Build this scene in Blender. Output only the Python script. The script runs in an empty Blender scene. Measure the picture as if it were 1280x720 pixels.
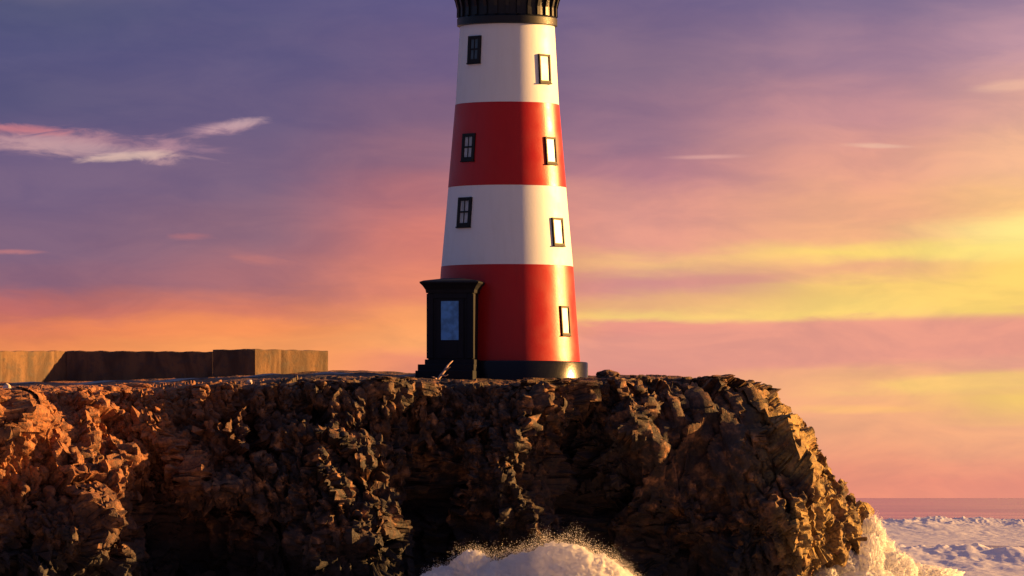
import bpy, math, random
import numpy as np
from mathutils import Vector, Matrix

random.seed(7)
R = math.radians
C = bpy.context.scene.collection
scene = bpy.context.scene

# ------------------------------------------------------------------ scale of the place
DIST = 200.0                 # camera to lighthouse axis, metres
FPX = 6966.0                 # focal length in 1280-px-wide pixels
S = DIST / FPX               # metres per pixel at the lighthouse
CAMZ = 4.0                   # eye height above the sea
def X(px, dy=0.0): return (px - 640.0) * S * (DIST + dy) / DIST
def Z(py, dy=0.0): return CAMZ + (622.0 - py) * S * (DIST + dy) / DIST

# ------------------------------------------------------------------ helpers
def tag(o, label=None, cat=None, group=None, kind=None):
    if label: o['label'] = label
    if cat: o['category'] = cat
    if group: o['group'] = group
    if kind: o['kind'] = kind
    return o

def empty(name, loc=(0, 0, 0), rz=0.0, parent=None):
    o = bpy.data.objects.new(name, None)
    C.objects.link(o)
    o.location = loc
    o.rotation_euler = (0, 0, rz)
    o.empty_display_size = 0.3
    if parent: o.parent = parent
    return o

def mesh_obj(name, verts, faces, mats, parent=None, smooth=False, fmat=None, loc=None):
    me = bpy.data.meshes.new(name)
    me.from_pydata([tuple(v) for v in verts], [], faces)
    if not isinstance(mats, (list, tuple)): mats = [mats]
    for m in mats: me.materials.append(m)
    if fmat is not None: me.polygons.foreach_set('material_index', np.array(fmat, dtype=np.int32))
    me.polygons.foreach_set('use_smooth', np.full(len(me.polygons), smooth))
    me.update()
    o = bpy.data.objects.new(name, me)
    C.objects.link(o)
    if parent: o.parent = parent
    if loc: o.location = loc
    return o

def grid_obj(name, P, mat, smooth=True, attrs=None):
    """P: (rows, cols, 3) array -> one mesh object"""
    r, c, _ = P.shape
    idx = np.arange(r * c).reshape(r, c)
    q = np.stack([idx[:-1, :-1], idx[1:, :-1], idx[1:, 1:], idx[:-1, 1:]], -1).reshape(-1, 4)
    me = bpy.data.meshes.new(name)
    me.vertices.add(r * c)
    me.vertices.foreach_set('co', P.reshape(-1).astype(np.float32))
    me.loops.add(q.size)
    me.loops.foreach_set('vertex_index', q.reshape(-1).astype(np.int32))
    me.polygons.add(len(q))
    me.polygons.foreach_set('loop_start', np.arange(0, q.size, 4, dtype=np.int32))
    me.polygons.foreach_set('loop_total', np.full(len(q), 4, dtype=np.int32))
    me.polygons.foreach_set('use_smooth', np.full(len(q), smooth))
    me.update(calc_edges=True)
    me.validate()
    if attrs:
        for k, v in attrs.items():
            a = me.attributes.new(k, 'FLOAT', 'POINT')
            a.data.foreach_set('value', v.reshape(-1).astype(np.float32))
    me.materials.append(mat)
    o = bpy.data.objects.new(name, me)
    C.objects.link(o)
    return o

class MB:
    """collects shapes into one mesh"""
    def __init__(self): self.v = []; self.f = []; self.m = []
    def add(self, v, f, mi=0):
        b = len(self.v)
        self.v += [tuple(p) for p in v]
        self.f += [tuple(i + b for i in q) for q in f]
        self.m += [mi] * len(f)
    def box(self, x0, x1, y0, y1, z0, z1, M=None, bev=0.0, mi=0):
        b = bev
        if b <= 0:
            v = [(x, y, z) for z in (z0, z1) for (x, y) in ((x0, y0), (x1, y0), (x1, y1), (x0, y1))]
            f = [(3, 2, 1, 0), (4, 5, 6, 7), (0, 1, 5, 4), (1, 2, 6, 5), (2, 3, 7, 6), (3, 0, 4, 7)]
        else:
            v = []; f = []
            def ring(e, z):
                x0_, x1_, y0_, y1_ = x0 + e, x1 - e, y0 + e, y1 - e
                c = b
                return [(x0_ + c, y0_, z), (x1_ - c, y0_, z), (x1_, y0_ + c, z), (x1_, y1_ - c, z),
                        (x1_ - c, y1_, z), (x0_ + c, y1_, z), (x0_, y1_ - c, z), (x0_, y0_ + c, z)]
            for e, z in ((b, z0), (0, z0 + b), (0, z1 - b), (b, z1)): v += ring(e, z)
            for k in range(3):
                for i in range(8):
                    j = (i + 1) % 8
                    f.append((k * 8 + i, k * 8 + j, (k + 1) * 8 + j, (k + 1) * 8 + i))
            f.append(tuple(range(7, -1, -1))); f.append(tuple(range(24, 32)))
        if M is not None: v = [M @ Vector(p) for p in v]
        self.add(v, f, mi)
    def lathe(self, prof, cx=0, cy=0, n=128, mis=None, cap=True):
        """prof: list of (r, z) from bottom to top"""
        v = []; f = []; m = []
        for r, z in prof:
            for i in range(n):
                a = 2 * math.pi * i / n
                v.append((cx + r * math.cos(a), cy + r * math.sin(a), z))
        b = len(self.v)
        for k in range(len(prof) - 1):
            for i in range(n):
                j = (i + 1) % n
                f.append((k * n + i, k * n + j, (k + 1) * n + j, (k + 1) * n + i))
                m.append(mis[k] if mis else 0)
        if cap:
            f.append(tuple(range(n - 1, -1, -1))); m.append(0)
            f.append(tuple(range((len(prof) - 1) * n, len(prof) * n))); m.append(mis[-1] if mis else 0)
        self.v += v
        self.f += [tuple(i + b for i in q) for q in f]
        self.m += m
    def loft(self, rings, mi=0):
        """rings: list of (x0,x1,y0,y1,z) rectangles stacked"""
        v = []; f = []
        for x0, x1, y0, y1, z in rings: v += [(x0, y0, z), (x1, y0, z), (x1, y1, z), (x0, y1, z)]
        for k in range(len(rings) - 1):
            for i in range(4):
                j = (i + 1) % 4
                f.append((k * 4 + i, k * 4 + j, (k + 1) * 4 + j, (k + 1) * 4 + i))
        f.append((3, 2, 1, 0)); n = 4 * (len(rings) - 1)
        f.append((n, n + 1, n + 2, n + 3))
        self.add(v, f, mi)
    def tube(self, pts, rad, n=8, closed=False):
        pts = [Vector(p) for p in pts]
        if not isinstance(rad, (list, tuple)): rad = [rad] * len(pts)
        v = []; f = []
        L = len(pts)
        for i, p in enumerate(pts):
            if closed: t = pts[(i + 1) % L] - pts[i - 1]
            else: t = pts[min(i + 1, L - 1)] - pts[max(i - 1, 0)]
            t.normalize()
            up = Vector((0, 0, 1)) if abs(t.z) < 0.9 else Vector((1, 0, 0))
            a = t.cross(up).normalized(); b = t.cross(a).normalized()
            for k in range(n):
                th = 2 * math.pi * k / n
                v.append(p + a * (rad[i] * math.cos(th)) + b * (rad[i] * math.sin(th)))
        rng = L if closed else L - 1
        for i in range(rng):
            i2 = (i + 1) % L
            for k in range(n):
                k2 = (k + 1) % n
                f.append((i * n + k, i * n + k2, i2 * n + k2, i2 * n + k))
        if not closed:
            f.append(tuple(range(n - 1, -1, -1))); f.append(tuple((L - 1) * n + k for k in range(n)))
        self.add(v, f)
    def build(self, name, mats, parent=None, smooth=False, loc=None):
        return mesh_obj(name, self.v, self.f, mats, parent, smooth, self.m, loc)

def autosmooth(o, ang=35):
    me = o.data
    me.polygons.foreach_set('use_smooth', np.ones(len(me.polygons), dtype=bool))
    try: me.set_sharp_from_angle(angle=R(ang))
    except Exception: pass

# ------------------------------------------------------------------ numpy noise
def _hash(ix, iy, iz, seed):
    h = (ix.astype(np.int64) * 374761393 + iy.astype(np.int64) * 668265263 + iz.astype(np.int64) * 2147483647 + seed * 1274126177) & 0xFFFFFFFF
    h = ((h ^ (h >> 13)) * 1274126177) & 0xFFFFFFFF
    h = ((h ^ (h >> 16)) * 2246822519) & 0xFFFFFFFF
    h = (h ^ (h >> 13)) & 0xFFFFFFFF
    return h
def _u(h, k):
    g = ((h + k * 2654435761) & 0xFFFFFFFF)
    g = ((g ^ (g >> 15)) * 2246822519) & 0xFFFFFFFF
    g = (g ^ (g >> 13)) & 0xFFFFFFFF
    return g / 4294967295.0
def perlin(p, seed=0):
    i = np.floor(p).astype(np.int64); f = p - i
    w = f * f * f * (f * (f * 6 - 15) + 10)
    out = 0
    for dx in (0, 1):
        for dy in (0, 1):
            for dz in (0, 1):
                h = _hash(i[:, 0] + dx, i[:, 1] + dy, i[:, 2] + dz, seed)
                gx = _u(h, 1) * 2 - 1; gy = _u(h, 2) * 2 - 1; gz = _u(h, 3) * 2 - 1
                d = gx * (f[:, 0] - dx) + gy * (f[:, 1] - dy) + gz * (f[:, 2] - dz)
                ww = (w[:, 0] if dx else 1 - w[:, 0]) * (w[:, 1] if dy else 1 - w[:, 1]) * (w[:, 2] if dz else 1 - w[:, 2])
                out = out + d * ww
    return out
def fbm(p, octs=4, seed=0, gain=0.5, lac=2.03):
    a = 1.0; s = 0; q = p.copy()
    for k in range(octs):
        s = s + a * perlin(q, seed + k * 17); a *= gain; q = q * lac + 13.7
    return s
def cells(p, seed=0, bias=None):
    """facets: nearest cell's random plane through its centre, plus a random step.  returns (plane, step, f1)"""
    i = np.floor(p).astype(np.int64)
    best = np.full(len(p), 1e9); pl = np.zeros(len(p)); st = np.zeros(len(p))
    for dx in (-1, 0, 1):
        for dy in (-1, 0, 1):
            for dz in (-1, 0, 1):
                h = _hash(i[:, 0] + dx, i[:, 1] + dy, i[:, 2] + dz, seed)
                cx = i[:, 0] + dx + _u(h, 1); cy = i[:, 1] + dy + _u(h, 2); cz = i[:, 2] + dz + _u(h, 3)
                vx = p[:, 0] - cx; vy = p[:, 1] - cy; vz = p[:, 2] - cz
                d = vx * vx + vy * vy + vz * vz
                m = d < best
                best = np.where(m, d, best)
                plane = vx * ((_u(h, 4) * 2 - 1) * 0.8 - (0 if bias is None else 1.3 * bias)) + vy * (_u(h, 5) * 2 - 1) + vz * (_u(h, 6) * 2 - 1)
                pl = np.where(m, plane, pl); st = np.where(m, _u(h, 7) - 0.5, st)
    return pl, st, np.sqrt(best)
def sstep(a, b, x):
    t = np.clip((x - a) / (b - a), 0, 1); return t * t * (3 - 2 * t)

# ------------------------------------------------------------------ materials
def lin(c):
    return tuple(((v / 255.0) / 12.92 if v / 255.0 <= 0.04045 else ((v / 255.0 + 0.055) / 1.055) ** 2.4) for v in c[:3])

class G:
    """tiny node-graph helper"""
    def __init__(self, nt): self.nt = nt; self.n = nt.nodes; self.l = nt.links
    def put(self, sock, v):
        if isinstance(v, (int, float)): sock.default_value = v
        elif isinstance(v, (tuple, list)):
            if len(sock.default_value) == 4 and len(v) == 3: v = (*v, 1)
            sock.default_value = v
        else: self.l.new(v, sock)
    def m(self, op, a, b=None, c=None, clamp=False):
        n = self.n.new('ShaderNodeMath'); n.operation = op; n.use_clamp = clamp
        self.put(n.inputs[0], a)
        if b is not None: self.put(n.inputs[1], b)
        if c is not None: self.put(n.inputs[2], c)
        return n.outputs[0]
    def rng(self, v, a, b, c=0.0, d=1.0, smooth=True):
        n = self.n.new('ShaderNodeMapRange'); n.interpolation_type = 'SMOOTHSTEP' if smooth else 'LINEAR'; n.clamp = True
        for i, x in enumerate((v, a, b, c, d)): self.put(n.inputs[i], x)
        return n.outputs[0]
    def mix(self, f, a, b, blend='MIX'):
        n = self.n.new('ShaderNodeMix'); n.data_type = 'RGBA'; n.blend_type = blend
        self.put(n.inputs[0], f); self.put(n.inputs[6], a); self.put(n.inputs[7], b)
        return n.outputs[2]
    def noise(self, vec, scale, detail=4, rough=0.55, dist=0.0):
        n = self.n.new('ShaderNodeTexNoise')
        if vec is not None: self.put(n.inputs['Vector'], vec)
        n.inputs['Scale'].default_value = scale; n.inputs['Detail'].default_value = detail
        n.inputs['Roughness'].default_value = rough; n.inputs['Distortion'].default_value = dist
        return n.outputs['Fac']
    def xyz(self, x, y, z):
        n = self.n.new('ShaderNodeCombineXYZ')
        for i, v in enumerate((x, y, z)): self.put(n.inputs[i], v)
        return n.outputs[0]
    def ramp(self, f, stops, interp='LINEAR'):
        n = self.n.new('ShaderNodeValToRGB'); cr = n.color_ramp; cr.interpolation = interp
        self.put(n.inputs[0], f)
        cr.elements[0].position = stops[0][0]; cr.elements[0].color = (*stops[0][1], 1)
        cr.elements[1].position = stops[-1][0]; cr.elements[1].color = (*stops[-1][1], 1)
        for p, c in stops[1:-1]:
            e = cr.elements.new(p); e.color = (*c, 1)
        return n.outputs[0]
    def bump(self, h, strength=0.3, dist=0.05):
        n = self.n.new('ShaderNodeBump'); n.inputs['Strength'].default_value = strength; n.inputs['Distance'].default_value = dist
        self.put(n.inputs['Height'], h); return n.outputs[0]
    def pos(self):
        n = self.n.new('ShaderNodeNewGeometry'); s = self.n.new('ShaderNodeSeparateXYZ')
        self.l.new(n.outputs['Position'], s.inputs[0]); return n.outputs['Position'], s.outputs

def mat(name, col=(0.5, 0.5, 0.5), rough=0.6, metal=0.0, spec=0.5):
    m = bpy.data.materials.new(name); m.use_nodes = True
    b = m.node_tree.nodes['Principled BSDF']
    b.inputs['Base Color'].default_value = (*col, 1); b.inputs['Roughness'].default_value = rough
    b.inputs['Metallic'].default_value = metal; b.inputs['Specular IOR Level'].default_value = spec
    return m, G(m.node_tree), b

def paint(name, col, rough, dirt=0.12, coat=0.0):
    m, g, b = mat(name, col, rough)
    p, s = g.pos()
    streak = g.noise(g.xyz(g.m('MULTIPLY', s[0], 3.0), g.m('MULTIPLY', s[1], 3.0), g.m('MULTIPLY', s[2], 0.35)), 1.6, 6, 0.6)
    spots = g.noise(p, 1.3, 5, 0.6)
    f = g.m('MULTIPLY', g.rng(streak, 0.45, 0.75), dirt)
    f2 = g.m('MULTIPLY', g.rng(spots, 0.5, 0.75), dirt * 0.7)
    dark = tuple(c * 0.55 for c in col)
    c1 = g.mix(f, col, dark); c1 = g.mix(f2, c1, tuple(c * 0.7 + 0.02 for c in col))
    g.put(b.inputs['Base Color'], c1)
    g.put(b.inputs['Roughness'], g.rng(spots, 0.3, 0.7, rough * 0.85, rough * 1.15))
    g.put(b.inputs['Normal'], g.bump(g.noise(p, 14, 4, 0.6), 0.25, 0.01))
    b.inputs['Coat Weight'].default_value = coat; b.inputs['Coat Roughness'].default_value = 0.25
    return m

M_white = paint('tower_white_paint', (0.58, 0.61, 0.66), 0.55, 0.1)
M_red = paint('tower_red_paint', (0.34, 0.008, 0.009), 0.36, 0.22, 0.0)
M_red.node_tree.nodes['Principled BSDF'].inputs['Specular IOR Level'].default_value = 0.32
M_black = paint('black_ironwork_paint', (0.004, 0.006, 0.012), 0.45, 0.0, 0.0)
M_plinth = paint('dark_plinth_paint', (0.003, 0.004, 0.010), 0.24, 0.0, 0.0)
M_plinth.node_tree.nodes['Principled BSDF'].inputs['Specular IOR Level'].default_value = 0.22
for _m in (M_black,): _m.node_tree.nodes['Principled BSDF'].inputs['Specular IOR Level'].default_value = 0.3
M_porch = paint('dark_porch_paint', (0.005, 0.007, 0.013), 0.6, 0.0)
M_porch.node_tree.nodes['Principled BSDF'].inputs['Specular IOR Level'].default_value = 0.15
M_frame, _, _ = mat('window_frame_paint', (0.008, 0.008, 0.010), 0.6, 0, 0.2)

def glass(name, col, rough=0.12):
    m, g, b = mat(name, col, rough)
    p, s = g.pos()
    n = g.noise(p, 3.0, 3, 0.5)
    g.put(b.inputs['Base Color'], g.mix(g.rng(n, 0.4, 0.65), col, tuple(c * 0.6 for c in col)))
    b.inputs['Coat Weight'].default_value = 1.0; b.inputs['Coat Roughness'].default_value = 0.05
    return m
M_pane_dark = glass('dark_window_glass', (0.03, 0.035, 0.05), 0.3)
M_pane_dark.node_tree.nodes['Principled BSDF'].inputs['Coat Weight'].default_value = 0.2
M_pane_blind = glass('window_glass_with_pale_blind', (0.36, 0.36, 0.38), 0.3)
M_pane_blind.node_tree.nodes['Principled BSDF'].inputs['Coat Weight'].default_value = 0.2
M_pane_lit = glass('window_glass_sky_reflection', (0.62, 0.58, 0.52), 0.4)  # cream base colour stands in for bright sky reflected in these panes
M_pane_lit.node_tree.nodes['Principled BSDF'].inputs['Coat Weight'].default_value = 0.2
M_pane_blue = glass('blue_door_glass', (0.09, 0.30, 0.68), 0.4)
M_pane_blue.node_tree.nodes['Principled BSDF'].inputs['Specular IOR Level'].default_value = 0.2
M_pane_blue.node_tree.nodes['Principled BSDF'].inputs['Coat Weight'].default_value = 0.15

def concrete():
    m, g, b = mat('board_marked_concrete', (0.3, 0.2, 0.13), 0.85)
    p, s = g.pos()
    v = g.xyz(g.m('MULTIPLY', s[0], 0.9), g.m('MULTIPLY', s[1], 0.9), g.m('MULTIPLY', s[2], 0.35))
    n = g.noise(v, 1.6, 3, 0.5, 0.6); n2 = g.noise(p, 3.2, 7, 0.68)
    c = g.mix(g.rng(n, 0.35, 0.65), (0.07, 0.036, 0.02), (0.175, 0.09, 0.042))
    c = g.mix(g.m('MULTIPLY', g.rng(n2, 0.46, 0.66), 0.75), c, (0.07, 0.05, 0.04))
    g.put(b.inputs['Base Color'], c)
    g.put(b.inputs['Normal'], g.bump(n2, 0.6, 0.05))
    return m
M_conc = concrete()

def rock_mat(name='cliff_rock', wet=True, bright=1.0):
    m, g, b = mat(name, (0.1, 0.07, 0.05), 0.7)
    p, s = g.pos()
    n1 = g.noise(p, 0.35, 5, 0.6, 0.4); n2 = g.noise(p, 2.2, 6, 0.65); n3 = g.noise(p, 9.0, 5, 0.7)
    k = bright
    vo = g.n.new('ShaderNodeTexVoronoi'); vo.inputs['Scale'].default_value = 1.0; vo.inputs['Randomness'].default_value = 1.0
    wv = g.m('MULTIPLY', g.m('SUBTRACT', n3, 0.5), 0.9)
    g.put(vo.inputs['Vector'], g.xyz(g.m('ADD', g.m('MULTIPLY', g.m('MULTIPLY_ADD', s[2], 0.4, s[0]), 4.6), wv), g.m('ADD', g.m('MULTIPLY', s[1], 4.6), wv), g.m('ADD', g.m('MULTIPLY', s[2], 2.6), wv)))
    sc = g.n.new('ShaderNodeSeparateColor'); g.l.new(vo.outputs['Color'], sc.inputs[0])
    c = g.ramp(n2, [(0.28, (0.010 * k, 0.008 * k, 0.009 * k)), (0.44, (0.035 * k, 0.020 * k, 0.015 * k)), (0.57, (0.12 * k, 0.056 * k, 0.028 * k)), (0.72, (0.38 * k, 0.18 * k, 0.08 * k))])
    # random stones mussel-black, bare ones brown; painted shade blackens hollows and unlit face
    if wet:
        mus_shade = g.rng(g.m('ADD', g.m('ADD', sc.outputs[0], g.m('MULTIPLY', g.m('SUBTRACT', n1, 0.5), 1.8)), g.rng(s[2], 7.2, 4.6, 0.0, 0.40)), 0.48, 0.62)
        mus_shade = g.m('MULTIPLY', mus_shade, g.rng(g.m('ADD', s[2], g.m('MULTIPLY', n1, 2.0)), 9.0, 8.0))
        wa = g.n.new('ShaderNodeAttribute'); wa.attribute_name = 'painted_shade'
        mus_shade = g.m('MULTIPLY', mus_shade, g.rng(n2, 0.62, 0.48))
        mus_shade = g.m('MAXIMUM', g.m('MULTIPLY', mus_shade, 0.8), wa.outputs['Fac'])
        mus_shade = g.m('MULTIPLY', mus_shade, g.rng(g.m('ADD', s[0], g.m('MULTIPLY', s[2], -3.0)), -32.0, -25.0, 0.25, 1.0))
        mus_shade = g.m('MULTIPLY', mus_shade, g.rng(s[0], 8.0, 10.0, 1.0, 0.45))
        c = g.mix(g.m('MULTIPLY', mus_shade, 0.94), c, g.mix(n3, (0.008, 0.008, 0.012), (0.022, 0.016, 0.018)))
    # ochre lichen on the seaward end, rusty iron stain on the landward end
    lic = g.m('MULTIPLY', g.rng(s[0], 7.5, 10.5), g.rng(n1, 0.38, 0.58))
    c = g.mix(g.m('MULTIPLY', lic, 0.75), c, g.mix(g.rng(n3, 0.35, 0.65), (0.13, 0.08, 0.025), (0.48, 0.32, 0.10)))
    rust = g.m('MULTIPLY', g.m('MULTIPLY', g.rng(s[0], -7.0, -14.0), g.rng(n1, 0.30, 0.5)), g.rng(g.m('ADD', s[2], g.m('MULTIPLY', n1, 2.0)), 4.6, 6.4, 0.15, 1.0))
    c = g.mix(g.m('MULTIPLY', rust, 0.8), c, g.mix(g.rng(n3, 0.3, 0.7), (0.09, 0.032, 0.016), (0.46, 0.17, 0.06)))
    if wet:   # black tidal film low on the cliff
        hgt = g.m('ADD', s[2], g.m('MULTIPLY', g.m('SUBTRACT', n1, 0.5), 5.0))
        w = g.rng(hgt, 3.2, 1.8)
        w = g.m('MULTIPLY', w, g.rng(s[0], 10.5, 8.0))
        c = g.mix(g.m('MULTIPLY', w, 0.86), c, g.mix(n3, (0.006, 0.007, 0.010), (0.018, 0.016, 0.018)))
        pass
    g.put(b.inputs['Base Color'], c)
    g.put(b.inputs['Roughness'], g.rng(n3, 0.3, 0.7, 0.6, 0.9))
    g.put(b.inputs['Normal'], g.bump(g.m('ADD', g.m('MULTIPLY', n3, 0.7), n2), 0.9, 0.08))
    b.inputs['Specular IOR Level'].default_value = 0.3
    return m
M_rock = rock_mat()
M_stone = rock_mat('loose_stone', False, 1.2)

# ------------------------------------------------------------------ terrain
rim_px = np.array([-1400, -500, -300, -120, 0, 90, 180, 260, 330, 385, 460, 540, 580, 635, 690, 725, 785, 840, 870, 1400])
rim_y = np.array([-26, -22, -20.0, -17.5, -15.0, -12.8, -10.8, -10.6, -11.0, -10.6, -9.2, -7.8, -8.1, -7.2, -6.1, -6.3, -5.2, -4.2, -3.4, -3.4])
rimz_px = np.array([-1400, 0, 130, 250, 330, 400, 480, 560, 640, 700, 760, 820, 870, 905, 960, 1400])
rimz_py = np.array([489, 489, 488, 484, 480, 476, 476, 479, 481, 480, 473, 473, 476, 483, 484, 484])
spz_px = np.array([-1400, 0, 80, 250, 410, 530, 640, 740, 850, 905, 1400])
spz_py = np.array([472, 472, 471, 465, 459, 462, 462, 465, 467, 476, 476])
SPY = 6.0
def px_of(x): return x / S + 640
def ground(x, y):
    px = px_of(x)
    ry = np.interp(px, rim_px, rim_y)
    zr = Z(np.interp(px, rimz_px, rimz_py), ry); zs = Z(np.interp(px, spz_px, spz_py))
    t = np.clip((y - ry) / (SPY - ry), 0, 1)
    back = np.clip((y - SPY) / 10.0, 0, 1)
    z = zr + (zs - zr) * (t ** 0.9) - 0.9 * back ** 2
    z = z + 0.03 * np.sin(x * 1.9 + y) + 0.02 * np.sin(y * 2.7 - x * 3.1)
    return z

def catmull(pts, n):
    pts = np.array(pts, float); out = []
    for i in range(len(pts) - 1):
        p0 = pts[max(i - 1, 0)]; p1 = pts[i]; p2 = pts[i + 1]; p3 = pts[min(i + 2, len(pts) - 1)]
        t = np.linspace(0, 1, n, endpoint=False)[:, None]
        out.append(0.5 * ((2 * p1) + (-p0 + p2) * t + (2 * p0 - 5 * p1 + 4 * p2 - p3) * t ** 2 + (-p0 + 3 * p1 - 3 * p2 + p3) * t ** 3))
    out.append(pts[-1:]); return np.concatenate(out)

def build_cliff():
    front = [(X(px), y) for px, y in zip(rim_px[:-1], rim_y[:-1])]
    tip = [(7.35, -1.9), (7.45, 0.5), (7.2, 3.5), (6.2, 6.5), (3.5, 9.0), (-8, 12.0), (-25, 14.0), (-58.5, 15.0)]
    plan = catmull(front + tip, 40)
    seg = np.linalg.norm(np.diff(plan, axis=0), axis=1); L = np.concatenate([[0], np.cumsum(seg)])
    # dense where the photograph looks, coarse elsewhere
    xs = plan[:, 0]; ys = plan[:, 1]
    i0 = np.argmax(xs > X(-40)); i1 = len(xs) - 1 - np.argmax((ys < 5.0)[::-1])
    s = np.concatenate([np.linspace(0, L[i0], 160, endpoint=False), np.linspace(L[i0], L[i1], 1250, endpoint=False), np.linspace(L[i1], L[-1], 260)])
    px = np.interp(s, L, xs); py = np.interp(s, L, ys)
    # smooth tangents
    e = 1.7
    tx = np.interp(s + e, L, xs) - np.interp(s - e, L, xs); ty = np.interp(s + e, L, ys) - np.interp(s - e, L, ys)
    tl = np.hypot(tx, ty) + 1e-9; nx, ny = ty / tl, -tx / tl            # outward normal (coast is walked left to right)
    # ends of profile (offset outwards, drop)
    pf = np.array([(0, 0), (.35, .05), (.8, .3), (1.25, .9), (1.6, 1.8), (1.9, 2.9), (2.0, 3.8), (1.7, 5.0), (1.3, 6.2), (1.5, 7.6), (2.6, 9.3)])
    pt = np.array([(0, 0), (.4, .12), (.85, .5), (1.5, 1.3), (2.2, 2.3), (2.9, 3.2), (4.0, 4.2), (4.9, 5.0), (5.0, 5.8), (3.4, 7.2), (3.0, 9.3)])
    pL = np.array([(0, 0), (.6, .22), (1.3, .75), (2.0, 1.4), (2.7, 2.1), (3.2, 3.0), (3.3, 3.9), (2.9, 5), (2.3, 6.2), (2.3, 7.6), (3., 9.3)])
    cl_ = catmull(pL, 30)
    NF = 330
    v = np.linspace(0, 1, NF)
    cf = catmull(pf, 30); ct = catmull(pt, 30); vq = np.linspace(0, 1, len(cf))
    fo, fd = np.interp(v, vq, cf[:, 0]), np.interp(v, vq, cf[:, 1])
    to, td = np.interp(v, vq, ct[:, 0]), np.interp(v, vq, ct[:, 1])
    lo, ld = np.interp(v, vq, cl_[:, 0]), np.interp(v, vq, cl_[:, 1])
    wl_ = sstep(X(260), X(150), px)[None, :]
    fo = fo[:, None] * (1 - wl_) + lo[:, None] * wl_; fd = fd[:, None] * (1 - wl_) + ld[:, None] * wl_
    w = sstep(0.25, 0.85, nx) [None, :]
    off = fo * (1 - w) + to[:, None] * w
    drop = fd * (1 - w) + td[:, None] * w
    zr = ground(px, py)[None, :]
    s3_ = np.stack([px, py, np.zeros_like(px)], -1)
    wob = 0.75 * fbm(s3_ * 0.42, 3, 201) + 0.30 * fbm(s3_ * 1.7, 3, 203)
    wob = wob * sstep(-60, -40, px)
    off = off + wob[None]
    drop = drop * (1 + 0.5 * fbm(s3_ * 0.8, 3, 207)[None] * np.exp(-drop / 1.5))
    Fx = px[None] + nx[None] * off; Fy = py[None] + ny[None] * off; Fz = zr - drop
    # top rows: rim -> spine
    NT = 90
    t = np.linspace(1, 0, NT, endpoint=False)[:, None] ** 1.3
    spx = np.clip(px, -58, 5.0)[None]; spy = np.full_like(spx, 4.0)
    px_ = px[None] + nx[None] * wob[None]; py_ = py[None] + ny[None] * wob[None]
    Tx = px_ * (1 - t) + spx * t; Ty = py_ * (1 - t) + spy * t; Tz = ground(Tx, Ty)
    P = np.stack([np.concatenate([Tx, Fx]), np.concatenate([Ty, Fy]), np.concatenate([Tz, Fz])], -1)
    # base normals
    du = np.gradient(P, axis=1); dv = np.gradient(P, axis=0)
    N = np.cross(du, dv); N /= (np.linalg.norm(N, axis=2, keepdims=True) + 1e-9)
    N = -N if N[NT + 60, 600, 1] > 0 else N
    N[:NT] = N[:NT] * 0.15 + np.array([0, 0, 1.0]) * 0.85
    # how far down the face: 0 on the top, 1 on the face
    face = np.concatenate([np.zeros((NT, 1)) , sstep(0.0, 0.20, v)[:, None]]) * np.ones((1, len(s)))
    lip = np.concatenate([sstep(0.35, 0.0, t), np.ones((NF, 1))]) * np.ones((1, len(s)))

    # ---- big relief: bays (negative) and buttresses (positive), in metres, placed along the coast
    Q = P.reshape(-1, 3)
    warp = np.stack([fbm(Q * 0.35, 3, 5), fbm(Q * 0.35, 3, 9), fbm(Q * 0.35, 3, 15)], -1)
    W = Q + warp * 1.2
    kk = DIST / (DIST + W[:, 1]) / S
    pxx = W[:, 0] * kk + 640; pyy = 622 - (W[:, 2] - CAMZ) * kk
    macro = np.zeros(len(Q))
    def blob(cx, cy, rx, ry, a, ang=0.0, pw=2.0):
        nonlocal macro
        c, s_ = math.cos(R(ang)), math.sin(R(ang))
        u = ((pxx - cx) * c + (pyy - cy) * s_) / rx; w_ = (-(pxx - cx) * s_ + (pyy - cy) * c) / ry
        macro = macro + 1.25 * a * np.exp(-(np.abs(u) ** pw + np.abs(w_) ** pw))
    # caves and hollows
    blob(530, 640, 68, 80, -2.6, -12); blob(820, 660, 125, 75, -2.5, 10); blob(230, 670, 90, 50, -2.0, 20)
    blob(20, 690, 50, 60, -1.6); blob(420, 520, 60, 30, -0.5); blob(330, 520, 50, 30, -0.7, 20); blob(720, 560, 40, 60, -0.8, -10)
    # buttresses
    blob(430, 620, 55, 120, 0.7, -8); blob(370, 690, 60, 60, 0.5); blob(120, 640, 45, 70, 1.0, 25); blob(660, 520, 38, 60, 0.9)
    blob(640, 620, 40, 60, 0.4); blob(790, 545, 60, 30, 0.8, 35); blob(0, 540, 80, 60, 1.2, 25); blob(240, 585, 80, 22, 0.8, 35)
    blob(960, 610, 40, 130, 0.9, -6); blob(880, 560, 60, 60, 0.5, 20)
    # asymmetric ribs: slow rise from the left, quick fall to the right so that their right flanks catch the sun
    for (wl, amp, sl, seed) in ((3.3, 0.85, 0.42, 21), (1.15, 0.5, 0.55, 33)):
        ph = (W[:, 0] - sl * (8 - W[:, 2])) / wl + 0.9 * fbm(Q * 0.3, 2, seed)
        fr = ph - np.floor(ph)
        rib = np.where(fr < 0.60, fr / 0.60, (1 - fr) / 0.40)
        amp_n = 0.55 + 0.9 * fbm(Q * 0.45, 2, seed + 3)
        macro = macro + amp * amp_n * (rib - 0.5)
    # ---- jointing: facets lean one way on the buttresses and the other way in the hollows
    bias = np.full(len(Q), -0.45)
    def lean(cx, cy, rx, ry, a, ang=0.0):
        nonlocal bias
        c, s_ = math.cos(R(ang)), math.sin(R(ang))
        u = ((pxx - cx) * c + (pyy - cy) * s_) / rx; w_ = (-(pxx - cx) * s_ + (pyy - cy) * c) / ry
        bias = bias + a * np.exp(-(u * u + w_ * w_))
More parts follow.
